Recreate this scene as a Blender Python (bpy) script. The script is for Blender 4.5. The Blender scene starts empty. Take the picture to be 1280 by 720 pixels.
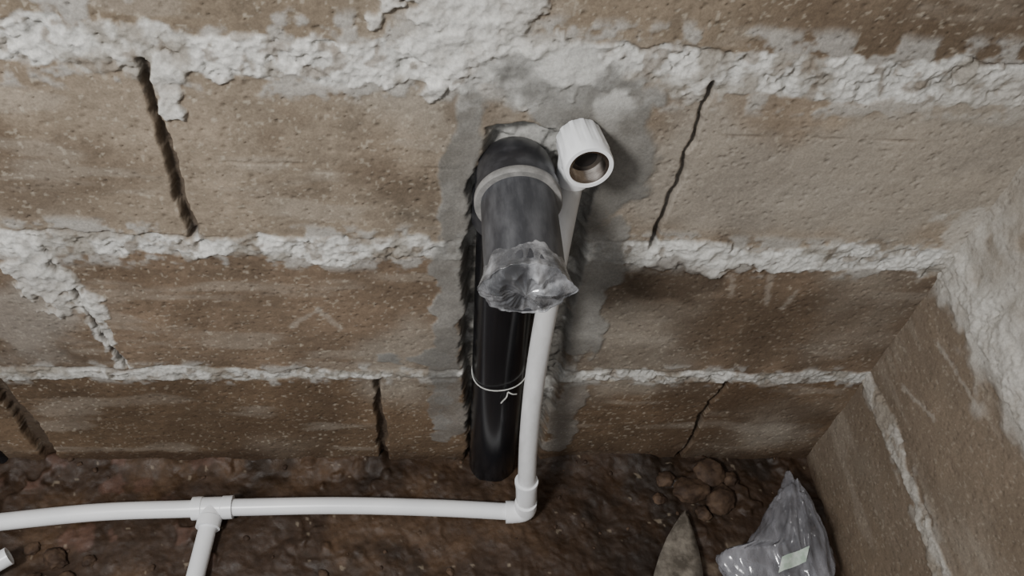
import bpy, bmesh, numpy as np, math, random
from mathutils import Vector, Matrix
random.seed(4); rng=np.random.default_rng(7)
col=bpy.context.scene.collection

# ------------------------------------------------------------------ helpers
def lin(r,g,b):
    c=np.array([r,g,b])/255.0
    return np.where(c<=.04045,c/12.92,((c+.055)/1.055)**2.4)
TAB=rng.random((8,256,256))
def vn(x,y,k=0):
    t=TAB[k%8]
    xi=np.floor(x).astype(int); yi=np.floor(y).astype(int)
    fx=x-xi; fy=y-yi; fx=fx*fx*fx*(fx*(fx*6-15)+10); fy=fy*fy*fy*(fy*(fy*6-15)+10)
    xi+=k*37; yi+=k*91
    a=t[xi&255,yi&255]; b=t[(xi+1)&255,yi&255]; c=t[xi&255,(yi+1)&255]; d=t[(xi+1)&255,(yi+1)&255]
    return (a*(1-fx)+b*fx)*(1-fy)+(c*(1-fx)+d*fx)*fy
def fbm(x,y,s,o=4,k=0,g=.5):
    r=0;a=1;t=0
    for i in range(o):
        r=r+a*(vn(x*s*2**i+13.7*i,y*s*2**i+5.1*i,k+i)-.5)*2; t+=a; a*=g
    return r/t*1.4
def ss(a,b,x):
    t=np.clip((x-a)/(b-a),0,1); return t*t*(3-2*t)
def mixc(C,c,m):
    return C*(1-m[...,None])+np.asarray(c)*m[...,None]
def grid_mesh(name,P,C,flip=False):
    n,m=P.shape[:2]
    me=bpy.data.meshes.new(name)
    me.vertices.add(n*m); me.vertices.foreach_set("co",P.reshape(-1).astype(np.float32))
    I=np.arange(n*m).reshape(n,m)
    q=np.stack([I[:-1,:-1],I[1:,:-1],I[1:,1:],I[:-1,1:]],-1).reshape(-1,4)
    if flip: q=q[:,::-1]
    nf=len(q); me.loops.add(nf*4); me.loops.foreach_set("vertex_index",q.reshape(-1).astype(np.int32))
    me.polygons.add(nf); me.polygons.foreach_set("loop_start",np.arange(0,nf*4,4,dtype=np.int32))
    me.polygons.foreach_set("use_smooth",np.ones(nf,dtype=bool))
    me.update(calc_edges=True)
    a=me.color_attributes.new("Col","FLOAT_COLOR","POINT")
    cc=np.ones((n*m,4),dtype=np.float32); cc[:,:3]=np.clip(C.reshape(-1,3),0,1); a.data.foreach_set("color",cc.reshape(-1))
    ob=bpy.data.objects.new(name,me); col.objects.link(ob); return ob

def nodes(name):
    m=bpy.data.materials.new(name); m.use_nodes=True; nt=m.node_tree
    return m,nt,nt.nodes["Principled BSDF"]
def mat_attr(name,rough,bump,scale,spec=.3,var=.18,rvar=0.0):
    m,nt,b=nodes(name); N=nt.nodes; L=nt.links
    at=N.new("ShaderNodeAttribute"); at.attribute_name="Col"
    tc=N.new("ShaderNodeTexCoord")
    n1=N.new("ShaderNodeTexNoise"); n1.inputs["Scale"].default_value=scale; n1.inputs["Detail"].default_value=6; n1.inputs["Roughness"].default_value=.7
    n2=N.new("ShaderNodeTexNoise"); n2.inputs["Scale"].default_value=scale*.23; n2.inputs["Detail"].default_value=5
    for n in (n1,n2): L.new(tc.outputs["Object"],n.inputs["Vector"])
    mr=N.new("ShaderNodeMapRange"); mr.inputs[1].default_value=.3; mr.inputs[2].default_value=.7; mr.inputs[3].default_value=1-var; mr.inputs[4].default_value=1+var
    L.new(n1.outputs["Fac"],mr.inputs[0])
    vm=N.new("ShaderNodeVectorMath"); vm.operation="SCALE"; L.new(at.outputs["Color"],vm.inputs[0]); L.new(mr.outputs[0],vm.inputs["Scale"])
    L.new(vm.outputs[0],b.inputs["Base Color"])
    b.inputs["Roughness"].default_value=rough; b.inputs["Specular IOR Level"].default_value=spec
    if rvar:
        mr2=N.new("ShaderNodeMapRange"); mr2.inputs[1].default_value=.35; mr2.inputs[2].default_value=.65; mr2.inputs[3].default_value=rough-rvar; mr2.inputs[4].default_value=rough+rvar
        L.new(n2.outputs["Fac"],mr2.inputs[0]); L.new(mr2.outputs[0],b.inputs["Roughness"])
    bp=N.new("ShaderNodeBump"); bp.inputs["Strength"].default_value=bump; bp.inputs["Distance"].default_value=.002
    L.new(n1.outputs["Fac"],bp.inputs["Height"]); L.new(bp.outputs[0],b.inputs["Normal"])
    return m
def mat_plain(name,c1,c2,rough=.4,scale=30,metal=0,bump=0,spec=.5,lo=.4,hi=.65,trans=0,stretch=(1,1,1),alpha=None,detail=6):
    m,nt,b=nodes(name); N=nt.nodes; L=nt.links
    tc=N.new("ShaderNodeTexCoord"); mp=N.new("ShaderNodeMapping"); mp.inputs["Scale"].default_value=stretch
    L.new(tc.outputs["Object"],mp.inputs[0])
    n=N.new("ShaderNodeTexNoise"); n.inputs["Scale"].default_value=scale; n.inputs["Detail"].default_value=detail; n.inputs["Roughness"].default_value=.65
    L.new(mp.outputs[0],n.inputs["Vector"])
    r=N.new("ShaderNodeValToRGB"); r.color_ramp.elements[0].position=lo; r.color_ramp.elements[1].position=hi
    r.color_ramp.elements[0].color=(*lin(*c1),1); r.color_ramp.elements[1].color=(*lin(*c2),1)
    L.new(n.outputs["Fac"],r.inputs[0]); L.new(r.outputs[0],b.inputs["Base Color"])
    b.inputs["Roughness"].default_value=rough; b.inputs["Metallic"].default_value=metal; b.inputs["Specular IOR Level"].default_value=spec
    b.inputs["Transmission Weight"].default_value=trans
    if bump:
        bp=N.new("ShaderNodeBump"); bp.inputs["Strength"].default_value=bump; bp.inputs["Distance"].default_value=.002
        L.new(n.outputs["Fac"],bp.inputs["Height"]); L.new(bp.outputs[0],b.inputs["Normal"])
    if alpha:
        mr=N.new("ShaderNodeMapRange"); mr.inputs[1].default_value=lo; mr.inputs[2].default_value=hi; mr.inputs[3].default_value=alpha[0]; mr.inputs[4].default_value=alpha[1]
        L.new(n.outputs["Fac"],mr.inputs[0]); L.new(mr.outputs[0],b.inputs["Alpha"])
    return m
def empty(name,loc=(0,0,0)):
    e=bpy.data.objects.new(name,None); e.empty_display_size=.05; col.objects.link(e); e.location=loc; return e
def obj(name,verts,faces,mat,parent=None,smooth=True):
    me=bpy.data.meshes.new(name); me.from_pydata([tuple(v) for v in verts],[],faces); me.update()
    if smooth: me.polygons.foreach_set("use_smooth",[True]*len(me.polygons))
    me.materials.append(mat); o=bpy.data.objects.new(name,me); col.objects.link(o)
    if parent: o.parent=parent
    return o
def sweep(name,pts,rad,mat,parent=None,seg=40,cap=(True,True),rmod=None):
    """tube through pts with radius per point; repeated points allowed (steps in the radius)"""
    P=[Vector(p) for p in pts]; n=len(P); T=[]
    for i in range(n):
        a=i
        while a>0 and (P[a]-P[i]).length<1e-6: a-=1
        b=i
        while b<n-1 and (P[b]-P[i]).length<1e-6: b+=1
        if a==i and i>0: a=i-1
        t=(P[b]-P[a])
        t=t.normalized() if t.length>1e-7 else T[-1].copy()
        if T and t.dot(T[-1])<0: t=-t
        T.append(t)
    ref=Vector((1,0,0)) if abs(T[0].x)<.8 else Vector((0,0,1))
    N=(ref-T[0]*ref.dot(T[0])).normalized(); V=[];F=[]
    for i in range(n):
        if i: N=(N-T[i]*N.dot(T[i])).normalized()
        B=T[i].cross(N)
        for s in range(seg):
            a=2*math.pi*s/seg; r=rad[i]*(rmod(i,a) if rmod else 1)
            V.append(P[i]+N*(math.cos(a)*r)+B*(math.sin(a)*r))
    for i in range(n-1):
        for s in range(seg):
            t=(s+1)%seg; F.append((i*seg+s,i*seg+t,(i+1)*seg+t,(i+1)*seg+s))
    if cap[0]: F.append(tuple(range(seg))[::-1])
    if cap[1]: F.append(tuple((n-1)*seg+s for s in range(seg)))
    o=obj(name,V,F,mat,parent)
    me=o.data
    bm=bmesh.new(); bm.from_mesh(me); bmesh.ops.recalc_face_normals(bm,faces=bm.faces)
    for e in bm.edges:
        if len(e.link_faces)==2 and e.calc_face_angle(0)>math.radians(38): e.smooth=False
    bm.to_mesh(me); bm.free(); return o
def catmull(pts,n=10):
    P=[Vector(p) for p in pts]; P=[P[0]*2-P[1]]+P+[P[-1]*2-P[-2]]; out=[]
    for i in range(1,len(P)-2):
        for j in range(n):
            t=j/n; a,b,c,d=P[i-1],P[i],P[i+1],P[i+2]
            out.append(.5*((2*b)+(-a+c)*t+(2*a-5*b+4*c-d)*t*t+(-a+3*b-3*c+d)*t**3))
    out.append(P[-2]); return out

# ------------------------------------------------------------------ camera (solved from the joints of the block courses)
cp,yw,rl,fp=.8577,.1406,-.1224,999.0
f=np.array([math.sin(yw)*math.cos(cp),math.cos(yw)*math.cos(cp),-math.sin(cp)])
rt=np.array([math.cos(yw),-math.sin(yw),0.0]); dn=np.cross(f,rt)
R0=math.cos(rl)*rt+math.sin(rl)*dn; D0=-math.sin(rl)*rt+math.cos(rl)*dn
cam=bpy.data.cameras.new("camera"); co=bpy.data.objects.new("camera",cam); col.objects.link(co)
M=Matrix.Identity(4)
for i in range(3): M[i][0]=R0[i]; M[i][1]=-D0[i]; M[i][2]=-f[i]
M[0][3],M[1][3],M[2][3]=0,-.5139,.9466
co.matrix_world=M; cam.sensor_width=36; cam.lens=fp/1280*36; cam.clip_start=.01
bpy.context.scene.camera=co

# ------------------------------------------------------------------ walls
MORT=lin(188,187,182); CEM=lin(124,123,119)
ZL=[.194,.399,.604,.809,1.014,1.219]; HW=[.0105,.0145,.018,.018,.018,.018]
def rowcols(r): return [lin(98,81,64),lin(104,89,74),lin(130,118,103),lin(116,104,89),lin(116,104,89),lin(116,104,89),lin(116,104,89)][r]
def wall_field(U,Z,joints,seed,dx):
    k=seed
    wob=fbm(U,Z*.3,9,3,k)*.004+fbm(U,Z,45,2,k+1)*.0018
    row=np.zeros(U.shape,int)
    for z in ZL: row+= (Z>z)
    C=np.zeros(U.shape+(3,))
    blockid=np.zeros(U.shape)
    for r in range(len(ZL)+1):
        m=row==r; C[m]=rowcols(r)
        js=sorted(j[0] for j in joints.get(r,[]))
        b=np.zeros(U.shape)
        for x in js: b+=(U>x)
        blockid[m]=(b[m]*3.7+r*11.3+k)
    tint=np.sin(blockid*12.9898)*.5
    C*= (1+.12*tint)[...,None]
    n1=fbm(U,Z,7,4,k+2); n2=fbm(U,Z,28,4,k+3); n3=fbm(U,Z*1.0,160,3,k+4); st=fbm(U*.25,Z*4,22,3,k+5)
    C*= (1+.24*n1+.16*n2+.12*n3+.08*st)[...,None]
    C=mixc(C,lin(148,142,131),.50*ss(.1,.75,fbm(U,Z,5,4,k+6)))
    C=mixc(C,lin(76,61,47),.62*ss(.05,.65,fbm(U,Z,6,4,k+7)))
    C=mixc(C,lin(78,64,50),.35*ss(.2,.7,fbm(U,Z,17,4,k+4)))
    C=mixc(C,lin(156,148,136),.30*ss(.25,.7,fbm(U*.5,Z*2,18,4,k+1)))
    H=.0006*n2+.0003*n3+.0016*n1
    sp=ss(.62,.78,vn(U*420,Z*420,k+1)*vn(U*300+3,Z*300,k+2)*1.25)
    C=mixc(C,lin(180,172,156),.35*sp)
    dz=np.full(U.shape,9.)
    hwl=np.zeros(U.shape)
    for i,z in enumerate(ZL):
        d=np.abs(Z-z-wob); m=d<dz; dz=np.where(m,d,dz); hwl=np.where(m,HW[i],hwl)
    ragg=fbm(U,Z,55,4,k+2)*.6+fbm(U,Z,14,3,k+5)*.9
    edge=hwl*(1+.65*ragg)-dz
    mm=ss(-.0022,.0022,edge)
    smear=ss(0,.012,hwl*2.4-dz)*ss(-.05,.40,fbm(U,Z,60,4,k+3)+.6*fbm(U,Z,12,3,k+6))
    gap=np.zeros(U.shape); vm=np.zeros(U.shape)
    for r,js in joints.items():
        z0=ZL[r-1] if r else -.1; z1=ZL[r] if r<len(ZL) else 2
        inr=ss(z0+.006,z0+.012,Z)*ss(z1-.006,z1-.012,Z)
        for (x,w,mw,lean) in js:
            c=x+lean*(Z-(z0+z1)/2)+fbm(Z,Z*0+x,30,3,k+1)*.0035
            d=np.abs(U-c)
            wv=w*(1+.5*fbm(Z,Z*0+x,18,3,k+3))
            g=inr*ss(wv*.5+.0012,wv*.5-.0018,d+fbm(U,Z,90,2,k)*.0015)
            v=inr*ss(mw+.0015,mw-.0015,d+fbm(U,Z,70,3,k+4)*.007) if mw>0 else g*0
            gap=np.maximum(gap,g); vm=np.maximum(vm,v*.8)
    mort=np.clip(np.maximum(mm,vm),0,1)
    lump=fbm(U,Z,75,4,k+6,.6); lump2=fbm(U,Z,26,3,k); fine=fbm(U,Z,260,3,k+3,.7)
    mt=np.ones(U.shape+(3,))*MORT
    mt*= (1+.16*lump+.14*lump2+.22*fine)[...,None]
    mt=mixc(mt,lin(128,122,112),.85*ss(.0,.6,fbm(U,Z,34,4,k+7)))
    mt=mixc(mt,lin(112,101,88),.65*ss(.2,.65,fbm(U,Z,90,3,k+2)))
    mt=mixc(mt,lin(118,112,102),.45*ss(.26,.12,Z))
    C=mixc(C,MORT*.74,.6*smear*(1-mort))
    C=C*(1-mort[...,None])+mt*mort[...,None]
    H=H+smear*.0008*(1-mort)
    H=H*(1-mort)+mort*(.0013+.0017*lump+.0014*lump2+.0011*fine-.0025*ss(.3,.75,-lump))
    for i,z in enumerate(ZL):
        top=z+wob+HW[i]*(1+.45*ragg)
        cr=ss(.0016,.0004,np.abs(Z-top))*ss(.0,.4,fbm(U,Z*0+z,12,3,k+i))
        H-=cr*.0025; C=mixc(C,lin(56,48,42),cr*.4)
    H-=gap*.011; C=mixc(C,lin(68,58,49),gap*.8)
    return H,C,mort
def pits(H,C,U,Z,n,s,d,seed,mort):
    g=np.random.default_rng(seed); a,b=H.shape
    for _ in range(n):
        i=g.integers(3,a-4); j=g.integers(3,b-4)
        if mort[i,j]>.3: continue
        w=3; r=g.uniform(.5,1.3); yy,xx=np.mgrid[-w:w+1,-w:w+1]; e=g.uniform(.3,1)*np.exp(-(xx**2+yy**2*1.3)/(r*r))
        H[i-w:i+w+1,j-w:j+w+1]-=d*e
        C[i-w:i+w+1,j-w:j+w+1]*=(1-.35*e)[...,None]

def axis(lo,a,b,hi,fine,coarse):
    p=[]
    if lo<a: p.append(np.arange(lo,a,coarse))
    p.append(np.arange(a,b,fine))
    if hi>b: p.append(np.arange(b,hi+1e-6,coarse))
    return np.concatenate(p)
zs=axis(-.05,-.05,.70,1.5,.0014,.006)
xs=axis(-1.6,-.60,.53,.53,.0014,.006)
Z,X=np.meshgrid(zs,xs,indexing="ij")
J={0:[(-.477,.020,0,-.04),(-.066,.009,0,-.0),(.330,.006,0,.06),(-.89,.01,.01,0),(-1.3,.01,.01,0)],
   1:[(-.345,.004,.009,-.10),(.065,.004,.01,0),(-.755,.01,.012,0),(-1.16,.01,.01,0)],
   2:[(-.218,.0085,.0,.02),(.205,.0040,0,.03),(-.62,.01,.01,0),(-1.03,.01,.01,0)],
   3:[(.02,.000,.018,0),(-.8,.01,.01,0)],
   4:[(-.2,.01,.01,0),(.21,.01,.01,0)],5:[(0,.01,.01,0)]}
H,C,mort=wall_field(X,Z,J,0,.0014)
def blob(x,z,rx,rz,fr=40,am=.55,k=0,lo=.88,hi=1.12):
    d=np.sqrt(((X-x)/rx)**2+((Z-z)/rz)**2)
    return ss(hi,lo,d+am*fbm(X,Z,fr,4,k)*.8)
lump=fbm(X,Z,75,4,6,.6)
for (x,z,rx,rz,h) in [(-.368,.350,.026,.044,.004),(-.335,.31,.012,.03,.003),(.02,.655,.05,.06,.004),(-.205,.565,.012,.035,.003),(.075,.600,.045,.030,.003),(-.003,.578,.008,.012,.005),(.26,.395,.06,.018,.003)]:
    m=blob(x,z,rx,rz,60,.8,3)
    C=mixc(C,MORT,m*(.70+.25*lump)); H=H*(1-m)+m*(h+.003*lump)
# stains, damp marks, painted stub shadow, scratches
C=mixc(C,lin(64,54,44),.68*blob(.222,.352,.060,.032,22,.9,1,.7,1.2))  # cast shadow of the drain stub painted into the wall colour, damp brown tone
C=mixc(C,lin(72,57,43),.62*blob(.40,.14,.12,.07,12,.9,2,.6,1.3))
C=mixc(C,lin(74,59,44),.40*blob(-.30,.09,.12,.06,12,.9,3,.6,1.3))
C=mixc(C,lin(74,61,48),.45*blob(.35,.30,.12,.05,14,.9,6,.6,1.3))
C=mixc(C,lin(150,144,134),.60*blob(.37,.50,.18,.09,10,1.0,4,.6,1.3))
C=mixc(C,lin(176,171,162),.7*blob(.500,.43,.035,.05,25,.9,5))
C=mixc(C,lin(150,145,137),.45*blob(-.42,.29,.06,.06,16,.9,5,.6,1.3))
for (x0,z0,x1,z1) in [(.34,.33,.33,.37),(.36,.32,.365,.35),(-.15,.28,-.12,.31),(-.12,.31,-.10,.28),(.30,.34,.29,.37)]:
    t=np.clip(((X-x0)*(x1-x0)+(Z-z0)*(z1-z0))/((x1-x0)**2+(z1-z0)**2),0,1)
    d=np.hypot(X-x0-t*(x1-x0),Z-z0-t*(z1-z0)); C=mixc(C,lin(165,158,147),.35*ss(.005,.0005,d+.002*fbm(X,Z,200,2)))
# faint horizontal drag line of the block mould
for (x0,x1,z0) in [(-.19,.03,.500),(.22,.42,.545)]:
    m=ss(.0018,.0004,np.abs(Z-z0-.002*fbm(X,Z*0,14,3,2)))*ss(0,.02,X-x0)*ss(0,.02,x1-X)*ss(-.4,.2,fbm(X,Z*0,40,3,1))
    H-=m*.0010; C=mixc(C,lin(92,80,68),.35*m)
# trowelled grey cement around the chase
cem=np.maximum.reduce([blob(.095,.578,.068,.040,30,.6,2),blob(.020,.49,.018,.09,30,.6,3)*.9,blob(.150,.50,.034,.09,25,.7,4),
     blob(.010,.30,.018,.17,35,.8,5)*.9,blob(.155,.33,.022,.12,35,.8,6)*.9,blob(-.01,.222,.04,.016,35,.9,1),blob(.015,.12,.022,.09,35,.8,6)*.7,blob(.156,.12,.018,.09,35,.8,6)*.6])
sm=(fbm(X,Z,22,4,1))
cc=CEM*(1+.30*sm+.12*fbm(X,Z,120,3,2))[...,None]
cc=mixc(cc,lin(88,86,82),.5*ss(.1,.5,fbm(X,Z,16,3,4)))
C=C*(1-.88*cem[...,None])+cc*(.88*cem[...,None])
C=mixc(C,MORT*.95,.85*cem*ss(.0,.45,fbm(X,Z,30,4,5))*ss(.52,.60,Z))
H=H*(1-.6*cem)+.6*cem*(.002+.002*sm)
# chase cut into the blocks, packed with cement round the pipes
en=fbm(Z,Z*0,25,4,2)*.006+fbm(X,Z,110,3,5)*.0025
xl=np.interp(Z,[0,.15,.25,.4,.47,.52],[.036,.033,.023,.025,.026,.034])
xr=np.interp(Z,[0,.15,.25,.4,.5,.56],[.140,.143,.142,.136,.130,.118])
sd=np.minimum.reduce([X-xl,xr-X,.544-Z+(.03-np.abs(X-.066))*.30])+en
ch=ss(-.0025,.007,sd)
dep=.019-.005*ss(.095,.115,X)-.004*ss(.42,.5,Z)+.004*fbm(X,Z,40,4,1)+.0025*fbm(X,Z,120,3,3)
H=H-ch*dep
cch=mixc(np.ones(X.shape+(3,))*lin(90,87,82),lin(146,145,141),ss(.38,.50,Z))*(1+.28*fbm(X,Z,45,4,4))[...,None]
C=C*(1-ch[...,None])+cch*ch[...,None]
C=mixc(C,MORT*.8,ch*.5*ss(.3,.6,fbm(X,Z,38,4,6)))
pits(H[:530,166:],C[:530,166:],X,Z,7500,3,.0018,3,np.maximum(mort,cem)[:530,166:])
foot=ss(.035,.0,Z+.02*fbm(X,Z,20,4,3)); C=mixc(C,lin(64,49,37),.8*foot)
mw=mat_attr("concrete_block",.9,.38,420,.2,.20)
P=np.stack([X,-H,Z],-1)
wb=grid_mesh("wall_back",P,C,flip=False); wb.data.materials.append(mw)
# right-hand wall
ys=axis(-1.7,-.45,.03,.03,.0014,.006)
Z2,Y2=np.meshgrid(zs,ys,indexing="ij"); U2=-Y2
J2={0:[(.30,.008,.01,0),(.71,.01,.01,0)],1:[(.50,.01,.01,0)],2:[(.29,.01,.01,0),(.7,.01,.01,0)],3:[(.1,.01,.01,0),(.5,.01,.01,0)]}
H2,C2,m2=wall_field(U2,Z2,J2,3,.0014)
def blob2(u,z,ru,rz,fr=30,am=.8,k=0):
    d=np.sqrt(((U2-u)/ru)**2+((Z2-z)/rz)**2); return ss(1.2,.75,d+am*fbm(U2,Z2,fr,4,k)*.8)
C2=mixc(C2,lin(126,115,101),np.full(U2.shape,.45))
for (u,z,ru,rz,a) in [(.06,.42,.10,.05,.7),(.14,.40,.10,.045,.65),(.0,.50,.05,.08,.5)]:
    m=blob2(u,z,ru,rz); C2=mixc(C2,lin(176,173,166),a*m*(.8+.3*fbm(U2,Z2,40,4,1))); H2+=m*.0012*(1+fbm(U2,Z2,50,3,2))
for (a0,b0,a1,b1) in [(.05,.25,.11,.28),(.05,.33,.13,.34)]:
    t=np.clip(((U2-a0)*(a1-a0)+(Z2-b0)*(b1-b0))/((a1-a0)**2+(b1-b0)**2),0,1)
    d=np.hypot(U2-a0-t*(a1-a0),Z2-b0-t*(b1-b0)); C2=mixc(C2,lin(172,167,158),.35*ss(.004,.0006,d+.002*fbm(U2,Z2,200,2)))
pits(H2[:530,200:],C2[:530,200:],U2,Z2,3000,3,.0016,5,m2[:530,200:])
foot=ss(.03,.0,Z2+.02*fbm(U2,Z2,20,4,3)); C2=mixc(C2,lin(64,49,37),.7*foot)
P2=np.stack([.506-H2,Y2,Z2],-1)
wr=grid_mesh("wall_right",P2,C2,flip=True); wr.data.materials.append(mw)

# ------------------------------------------------------------------ earth floor
xf=axis(-1.6,-.62,.52,.52,.0018,.008); yf=axis(-1.7,-.40,.05,.05,.0018,.008)
YF,XF=np.meshgrid(yf,xf,indexing="ij")
h=.006*fbm(XF,YF,9,4,1)+.003*fbm(XF,YF,38,4,2)
cl=fbm(XF,YF,30,3,5); h+=.006*ss(.25,.6,cl)*(ss(-.2,.3,fbm(XF,YF,5,2,6)))
h+=.0008*fbm(XF,YF,140,3,4)
h+=.010*ss(-.03,.01,YF+.01*fbm(XF,YF,30,3,3))*ss(.0,.3,fbm(XF,YF*0,9,2,7)+.2)-.003
rg=ss(.0,.6,fbm(XF,YF,11,4,3))
CF=np.ones(XF.shape+(3,))*lin(52,38,27)
CF=mixc(CF,lin(84,64,46),.55*rg); CF=mixc(CF,lin(30,22,15),.8*ss(.0,.6,fbm(XF,YF,14,4,6)))
CF=mixc(CF,lin(100,74,64),.45*ss(.4,.7,cl)*ss(-.1,-.4,XF))
CF*= (1+.22*fbm(XF,YF,110,3,2))[...,None]
CF=mixc(CF,lin(150,138,120),.4*ss(.90,.96,vn(XF*210,YF*210,3)*vn(XF*90,YF*90,5)*1.25))
CF=mixc(CF,lin(118,105,90),.6*ss(.0,.5,fbm(XF,YF,40,4,2)+.1)*ss(1.0,.6,np.hypot((XF-.40)/.09,(YF+.15)/.04)))
fl=grid_mesh("floor",np.stack([XF,YF,h],-1),CF,flip=True); fl.data.materials.append(mat_attr("damp_earth",.60,.42,260,.35,.2,.18))

def fh(x,y):
    i=int(np.argmin(abs(yf-y))); j=int(np.argmin(abs(xf-x))); return float(h[i,j])
from mathutils import noise
def clod(bm,c,r,sq,seed,sub=4):
    g=random.Random(seed); ret=bmesh.ops.create_icosphere(bm,subdivisions=sub,radius=1)
    ax=[g.uniform(.7,1.25),g.uniform(.7,1.2),sq]; an=g.uniform(0,6.28)
    pl=[(Vector((g.gauss(0,1),g.gauss(0,1),g.gauss(0,1))).normalized(),g.uniform(.62,.85)) for _ in range(7)]
    for v in ret["verts"]:
        p=v.co.copy()
        for n,d in pl:
            e=p.dot(n)-d
            if e>0: p-=n*e*.85
        p*=1+.16*noise.noise(p*2.2+Vector((seed,0,0)))+.08*noise.noise(p*6+Vector((seed,3,0)))+.04*noise.noise(p*14)
        p=Vector((p.x*ax[0],p.y*ax[1],p.z*ax[2]))*r
        v.co=Vector((p.x*math.cos(an)-p.y*math.sin(an),p.x*math.sin(an)+p.y*math.cos(an),p.z))+Vector(c)
bm=bmesh.new()
big=[(.335,-.048,.023),(.362,-.026,.017),(.372,-.062,.024),(.345,-.080,.014),(.302,-.035,.012),(.29,-.06,.008),(.390,-.035,.014),
     (-.44,-.125,.016),(-.455,-.155,.013),(-.42,-.15,.011),(-.47,-.112,.009),(-.40,-.13,.008),(-.13,-.15,.007),(.02,-.15,.006)]
for i,(x,y,r) in enumerate(big): clod(bm,(x,y,fh(x,y)+r*.12),r,.6,i+1)
g=random.Random(5)
for i in range(110):
    x=g.uniform(-.6,.49); y=-g.uniform(.0,.3)**1; r=g.choice([.0015,.002,.003,.003,.004])
    if abs(y+.08)<.02 and x<.13: continue
    if x>.365 and y<-.07: continue
    clod(bm,(x,y,fh(x,y)+r*.1),r,.7,i+50,2)
me=bpy.data.meshes.new("soil_clods"); bm.to_mesh(me); bm.free(); me.polygons.foreach_set("use_smooth",[True]*len(me.polygons))
me.materials.append(mat_plain("clod_earth",(48,35,26),(86,68,53),.75,40,bump=.6,spec=.3))
o=bpy.data.objects.new("soil_clods",me); col.objects.link(o); o.parent=fl

# ------------------------------------------------------------------ black drain pipe
blk=mat_plain("black_pvc",(12,12,14),(26,26,29),.2,18,spec=.6,stretch=(1,1,.15))
dusty=mat_plain("dusty_black_pvc",(48,49,53),(96,97,100),.42,85,spec=.5,bump=.06,lo=.40,hi=.85,stretch=(1,.3,1),detail=10)
elbm=mat_plain("black_pvc_fitting",(36,36,39),(70,70,73),.36,60,spec=.5,bump=.05,lo=.44,hi=.80,detail=10)
ringm=mat_plain("grey_dusty_rim",(108,107,105),(142,140,137),.6,60,spec=.3)
dr=empty("drain_pipe",(.072,0,0))
def W(o):
    o.matrix_parent_inverse=Matrix.Translation(-Vector(o.parent.location)); return o
xe=.0630; ze=.505; rb=.036; y0=.010
b0=(.0745,-.004,-.03); b1=(.0635,y0,.447)
W(sweep("riser",[b0,b1],[.030,.030],blk,dr,64))
pts=[(xe,y0,.434),(xe,y0,.434),(xe,y0,.466),(xe,y0,.469),(xe,y0,.469)]; rad=[.031,.0345,.0345,.0335,.0328]
for i in range(0,15):
    a=math.pi/2*i/14; pts.append((xe,y0-rb*(1-math.cos(a)),ze-rb+rb*math.sin(a))); rad.append(.0328)
pts+=[(xe,-.030,ze),(xe,-.031,ze),(xe,-.046,ze),(xe,-.046,ze)]; rad+=[.0328,.0345,.0345,.0305]
W(sweep("elbow",pts,rad,elbm,dr,64))
W(sweep("hub_rim",[(xe,-.040,ze),(xe,-.040,ze),(xe,-.041,ze),(xe,-.0465,ze),(xe,-.0475,ze),(xe,-.0475,ze)],[.0335,.0352,.0357,.0357,.0350,.030],ringm,dr,64))
W(sweep("stub",[(xe,-.044,ze),(xe+.001,-.133,ze),(xe+.001,-.133,ze),(xe+.001,-.110,ze)],[.0305,.0305,.0275,.0275],dusty,dr,64,(True,False)))
# plastic film tied over the open stub end: short sleeve gathered into a ragged, sagging skirt and a crinkled face
film=mat_plain("clear_plastic_film",(92,93,96),(184,185,188),.20,45,spec=1.0,bump=.12,lo=.40,hi=.70,alpha=(.55,.92),detail=6,stretch=(1,1,.45))
V=[];F=[];NS=200;NR=70
def edge_r(a):
    r=.0322+.0018*noise.noise(Vector((math.cos(a)*1.8,math.sin(a)*1.8,1.3)))+.0006*math.sin(13*a+2)+.0004*math.sin(23*a)
    for c,wd,am in [(.10,.22,.0065),(3.10,.22,.0045),(-2.2,.25,.0026),(-1.15,.22,.0026)]:
        d=(a-c+math.pi)%(2*math.pi)-math.pi; r+=am*math.exp(-(d/wd)**2)
    return r
for i in range(NR):
    t=i/(NR-1)
    for s in range(NS):
        a=2*math.pi*s/NS; ca,sa=math.cos(a),math.sin(a)
        if t<.35:
            q=t/.35; st=-.120+.010*noise.noise(Vector((ca*2.4,sa*2.4,5)))+.003*noise.noise(Vector((ca*7,sa*7,5)))
            y=st+(-.1395-st)*q; r=.0309+(edge_r(a)-.0309)*q**1.8
        else:
            q=(t-.35)/.65; r=edge_r(a)*(1-q)+.0001; y=-.1395
            p=Vector((ca*r*46+sa*r*18,sa*r*30,2)); w_=1-(1-q)**4
            fold=(1-abs(noise.noise(p))*2.4)
            fold2=(1-abs(noise.noise(Vector((p.y*1.9,p.x*2.3,4))))*2.4)
            rad_=(1-abs(noise.noise(Vector((ca*3.0,sa*3.0,8))))*2.4)*(1-q)
            y-=w_*(.0038*fold+.0018*fold2+.0022*rad_)-.002
        r+=min(1,t/.12)*(1-t)*.0010*noise.noise(Vector((ca*5,sa*5,y*90)))
        V.append((xe+.001+ca*r,y+(.007 if sa<0 else 0)*(-sa)*min(1,t/.35)*(1-max(0,(t-.35)/.65)),ze+sa*r-(.0015*max(0,sa)*min(1,t/.35))))
for i in range(NR-1):
    for s in range(NS):
        t=(s+1)%NS; F.append((i*NS+s,i*NS+t,(i+1)*NS+t,(i+1)*NS+s))
W(obj("plastic_film",V,F,film,dr,smooth=True))
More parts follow.
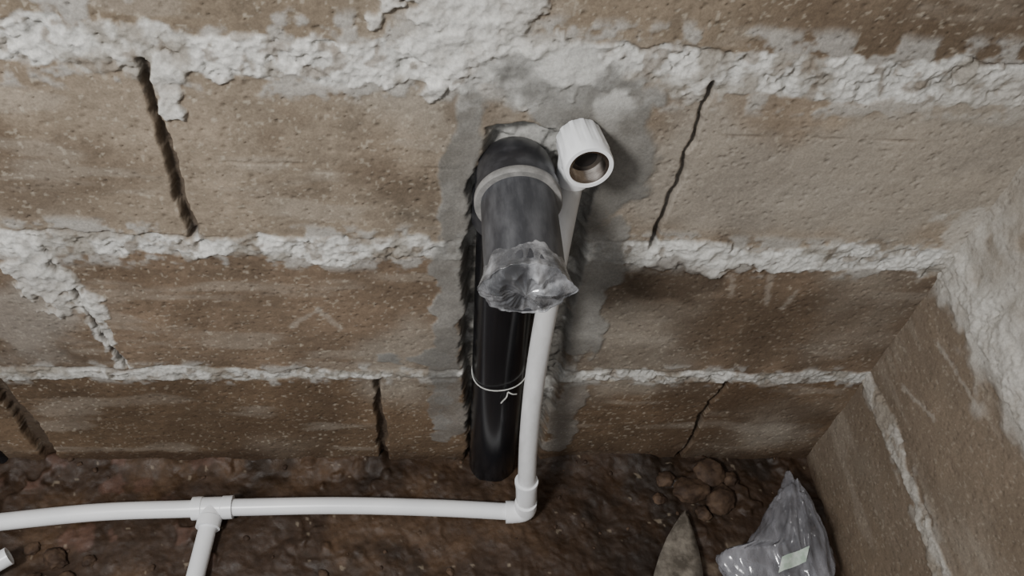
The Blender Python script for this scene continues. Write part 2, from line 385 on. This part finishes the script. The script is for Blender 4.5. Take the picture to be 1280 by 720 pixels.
# string round the pipe
strm=mat_plain("cotton_string",(170,170,165),(205,205,200),.9,200)
sp=[]
for i in range(49):
    a=2*math.pi*i/48; sp.append((.0705+.0314*math.cos(a),.001+.0314*math.sin(a),.207+.006*math.cos(a)+.0015*math.sin(3*a)))
W(sweep("string_loop",sp,[.0007]*49,strm,dr,8,(False,False)))
W(sweep("string_tail",catmull([(.078,-.0305,.205),(.077,-.032,.198),(.074,-.0315,.190),(.072,-.031,.184)],5),[.0008]*16,strm,dr,8))
W(sweep("string_tail_2",catmull([(.078,-.0305,.206),(.083,-.032,.204),(.088,-.030,.201)],5),[.0008]*11,strm,dr,8))

# ------------------------------------------------------------------ white PVC water line
wh=mat_plain("white_pvc",(224,226,228),(236,237,238),.3,12,spec=.5)
whd=mat_plain("white_pvc_dusty",(198,198,197),(228,229,230),.38,22,spec=.45,stretch=(1,1,.3))
brass=mat_plain("nickel_thread",(150,140,132),(195,188,180),.22,60,metal=1)
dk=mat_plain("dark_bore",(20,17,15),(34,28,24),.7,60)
ws=empty("water_supply_pipe",(.113,-.08,.014))
rp=catmull([(.1120,-.0800,.020),(.1095,-.078,.060),(.1035,-.063,.16),(.1015,-.047,.27),(.1050,-.030,.38),(.1085,-.016,.47),(.1110,-.010,.52)],10)
W(sweep("riser",rp,[.0106]*len(rp),whd,ws,32))
W(sweep("coupling",[(.1108,-.0795,.042),(.1108,-.0795,.042),(.1106,-.079,.046),(.1088,-.0767,.068),(.1080,-.0750,.078),(.1077,-.0745,.082),(.1077,-.0745,.082)],[.0105,.0118,.0128,.0128,.0140,.0140,.0105],wh,ws,36))
ep=[(.1108,-.080,.038),(.1108,-.080,.038),(.1118,-.081,.024)];er=[.0106,.0135,.0135]
for i in range(0,9):
    a=math.pi/2*i/8; ep.append((.1120-.010*(1-math.cos(a)),-.081,.022-.010*math.sin(a)));er.append(.0132)
ep+=[(.096,-.081,.012),(.088,-.081,.012),(.088,-.081,.012)];er+=[.0138,.0138,.0105]
W(sweep("elbow",ep,er,wh,ws,36))
hp=catmull([(.100,-.081,.012),(.0,-.075,.013),(-.12,-.071,.0135),(-.25,-.072,.013)],10)
W(sweep("floor_run",hp,[.0103]*len(hp),wh,ws,32))
lp=catmull([(-.285,-.073,.013),(-.40,-.077,.014),(-.52,-.089,.013),(-.65,-.105,.013),(-.85,-.125,.013)],10)
W(sweep("floor_run_left",lp,[.0103]*len(lp),wh,ws,32))
W(sweep("tee_run",[(-.244,-.0715,.013),(-.244,-.0715,.013),(-.256,-.072,.013),(-.257,-.072,.013),(-.279,-.0725,.013),(-.280,-.0725,.013),(-.291,-.073,.013),(-.291,-.073,.013)],[.0103,.0140,.0140,.0130,.0130,.0140,.0140,.0103],wh,ws,36))
W(sweep("tee_branch_hub",[(-.268,-.072,.013),(-.2685,-.084,.013),(-.2685,-.085,.013),(-.269,-.098,.013),(-.269,-.098,.013)],[.0128,.0130,.0140,.0140,.0105],wh,ws,36))
bp_=catmull([(-.2685,-.09,.013),(-.272,-.17,.013),(-.278,-.28,.012),(-.285,-.45,.012)],8)
W(sweep("tee_branch",bp_,[.0103]*len(bp_),wh,ws,32))
ax=Vector((.10,-.975,.06)).normalized(); cb=Vector((.1105,-.002,.541)); L=.044
W(sweep("threaded_elbow_body",[(.111,-.010,.500),(.111,-.010,.500),(.111,-.010,.520),(.1105,-.010,.532),(.1105,-.008,.545),(.1105,-.006,.550)],[.0106,.0145,.0145,.0145,.013,.006],wh,ws,36))
def rib(i,a): return 1+ (.022*(1 if math.sin(a*13)>0 else -.3) if 2<=i<=4 else 0)
cols=[cb,cb+ax*.001,cb+ax*.004,cb+ax*.020,cb+ax*.032,cb+ax*.034,cb+ax*(L-.002),cb+ax*L,cb+ax*L,cb+ax*(L-.004)]
W(sweep("threaded_collar",cols,[.010,.0162,.0184,.0192,.0198,.0198,.0198,.0190,.0160,.0156],wh,ws,156,(True,False),rib))
ti=[];tr=[]
for i in range(22):
    ti.append(cb+ax*(L-.001-i*.0007)); tr.append(.0156 if i==0 else (.0134 if i%2 else .0144))
W(sweep("metal_thread",[cb+ax*(L-.001)]+ti,[.0160]+tr,brass,ws,48,(False,False)))
W(sweep("bore_end",[cb+ax*(L-.0145),cb+ax*(L-.0150)],[.0143,.0143],mat_plain("nickel_shoulder",(110,104,98),(150,142,134),.3,60,metal=.8),ws,32))
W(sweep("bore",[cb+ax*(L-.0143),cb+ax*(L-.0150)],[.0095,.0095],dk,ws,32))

# pipe off-cut, lower left
oc=empty("pipe_offcut",(-.50,-.15,.012))
a0=Vector((-.478,-.132,.022)); a1=Vector((-.60,-.215,.012)); d=(a1-a0).normalized()
W(sweep("tube",[a0+d*.03,a0,a0,a1,a1,a1-d*.03],[.0083,.0083,.0105,.0105,.0083,.0083],wh,oc,32,(False,False)))
hs=empty("black_hose",(-.56,-.03,.01))
hpnt=catmull([(-.535,.000,.0),(-.540,-.004,.03),(-.552,-.012,.045),(-.575,-.03,.035),(-.61,-.05,.012),(-.70,-.045,.010)],8)
W(sweep("tube",hpnt,[.007]*len(hpnt),blk,hs,20))

# ------------------------------------------------------------------ trowel
tw=empty("pointing_trowel",(.30,-.14,.02))
steel=mat_plain("cement_coated_steel",(88,82,74),(146,139,128),.5,50,metal=.2,bump=.3,spec=.4)
tip=Vector((.3165,-.082,.013)); back=Vector((-.28,-.96,.10)).normalized(); side=back.cross(Vector((.1,0,1))).normalized(); upv=side.cross(back)
if upv.z<0: upv=-upv
prof=[(0,.001),(.010,.006),(.025,.0125),(.045,.020),(.07,.0265),(.095,.031),(.115,.0325),(.128,.030),(.135,.022),(.138,.008)]
V=[];F=[]
for t,wd in prof:
    c=tip+back*t
    for s in (-1,-.5,0,.5,1): V.append(c+side*wd*s+upv*(.0012-.0015*abs(s)))
    for s in (-1,-.5,0,.5,1): V.append(c+side*wd*s-upv*(.0008+.0015*abs(s)))
n=len(prof)
for i in range(n-1):
    for j in range(4):
        F.append((i*10+j,i*10+j+1,(i+1)*10+j+1,(i+1)*10+j)); F.append((i*10+5+j,(i+1)*10+5+j,(i+1)*10+6+j,i*10+6+j))
    F.append((i*10,(i+1)*10,(i+1)*10+5,i*10+5)); F.append((i*10+4,i*10+9,(i+1)*10+9,(i+1)*10+4))
F.append((0,5,6,7,8,9,4,3,2,1)); e=(n-1)*10; F.append((e,e+1,e+2,e+3,e+4,e+9,e+8,e+7,e+6,e+5))
W(obj("blade",V,F,steel,tw))
hb=tip+back*.132
tn=catmull([hb-back*.02+upv*.001,hb+upv*.004,hb+back*.015+upv*.03,hb+back*.035+upv*.045,hb+back*.05+upv*.046],6)
W(sweep("tang",tn,[.004]*len(tn),steel,tw,14))
wood=mat_plain("wooden_handle",(120,82,48),(165,120,76),.6,20,stretch=(1,.2,1))
hh=hb+back*.045+upv*.046
W(sweep("handle",[hh,hh+back*.002,hh+back*.012,hh+back*.04,hh+back*.08,hh+back*.11,hh+back*.12],[.006,.010,.0115,.0135,.0145,.012,.005],wood,tw,24))

# ------------------------------------------------------------------ crumpled plastic bag
bagm=mat_plain("clear_plastic_bag",(92,92,97),(168,168,174),.14,16,spec=1.0,bump=.2,lo=.38,hi=.70,alpha=(.35,.72),detail=8,stretch=(1.6,.6,1))
lab=mat_plain("printed_label",(168,186,170),(214,222,214),.4,90)
bag=empty("plastic_bag",(.44,-.13,.03))
bm=bmesh.new(); bmesh.ops.create_icosphere(bm,subdivisions=6,radius=1)
def ridged(p): return 1-2*abs(noise.noise(p))
for v in bm.verts:
    p=v.co.copy(); pe=Vector((p.x*1.2,p.y*.45,p.z))
    rr=1+.20*noise.noise(p*1.2+Vector((3,1,0)))+.15*ridged(pe*2.1)+.09*ridged(pe*4.1+Vector((5,0,0)))+.03*ridged(pe*8)+.012*ridged(pe*16)
    q=p*rr
    x=.428+q.x*.048; y=-.150+q.y*.060; z=.026+q.z*.030
    t=max(0,p.y)
    x=x*(1-.62*t**1.2)+(.466)*(.62*t**1.2); y+=.030*t**2; z+=.020*t**1.5
    if p.x<0 and p.y<.1: x-=.030*max(0,-p.x)**2; z-=.010*max(0,-p.x)
    z=max(z,.001+.002*noise.noise(p*5)); x=min(x,.495+.004*noise.noise(p*4))
    v.co=(x,y,z)
me=bpy.data.meshes.new("film"); bm.to_mesh(me); bm.free(); me.polygons.foreach_set("use_smooth",[True]*len(me.polygons)); me.materials.append(bagm)
o=bpy.data.objects.new("film",me); col.objects.link(o); o.parent=bag; W(o)
V=[];F=[]
for i in range(9):
    for j in range(5):
        u=i/8-.5;v=j/4-.5; V.append((.416+u*.036+v*.004,-.168+v*.014+u*.012,.066+.0015*math.sin(i)+v*.012))
for i in range(8):
    for j in range(4): F.append((i*5+j,i*5+j+1,(i+1)*5+j+1,(i+1)*5+j))
W(obj("label",V,F,lab,bag))

# ------------------------------------------------------------------ light
def area(name,loc,tgt,e,size,c):
    l=bpy.data.lights.new(name,"AREA"); l.energy=e; l.size=size; l.color=c; l.shape="DISK"
    o=bpy.data.objects.new(name,l); col.objects.link(o); o.location=loc
    o.rotation_euler=(Vector(tgt)-Vector(loc)).to_track_quat('-Z','Y').to_euler(); return o
area("bulb_light",(-.52,-.76,1.28),(.1,0,.45),17,.20,(1.0,.985,.965))
w=bpy.data.worlds.new("world"); bpy.context.scene.world=w; w.use_nodes=True
w.node_tree.nodes["Background"].inputs[0].default_value=(.97,.98,1,1); w.node_tree.nodes["Background"].inputs[1].default_value=.74
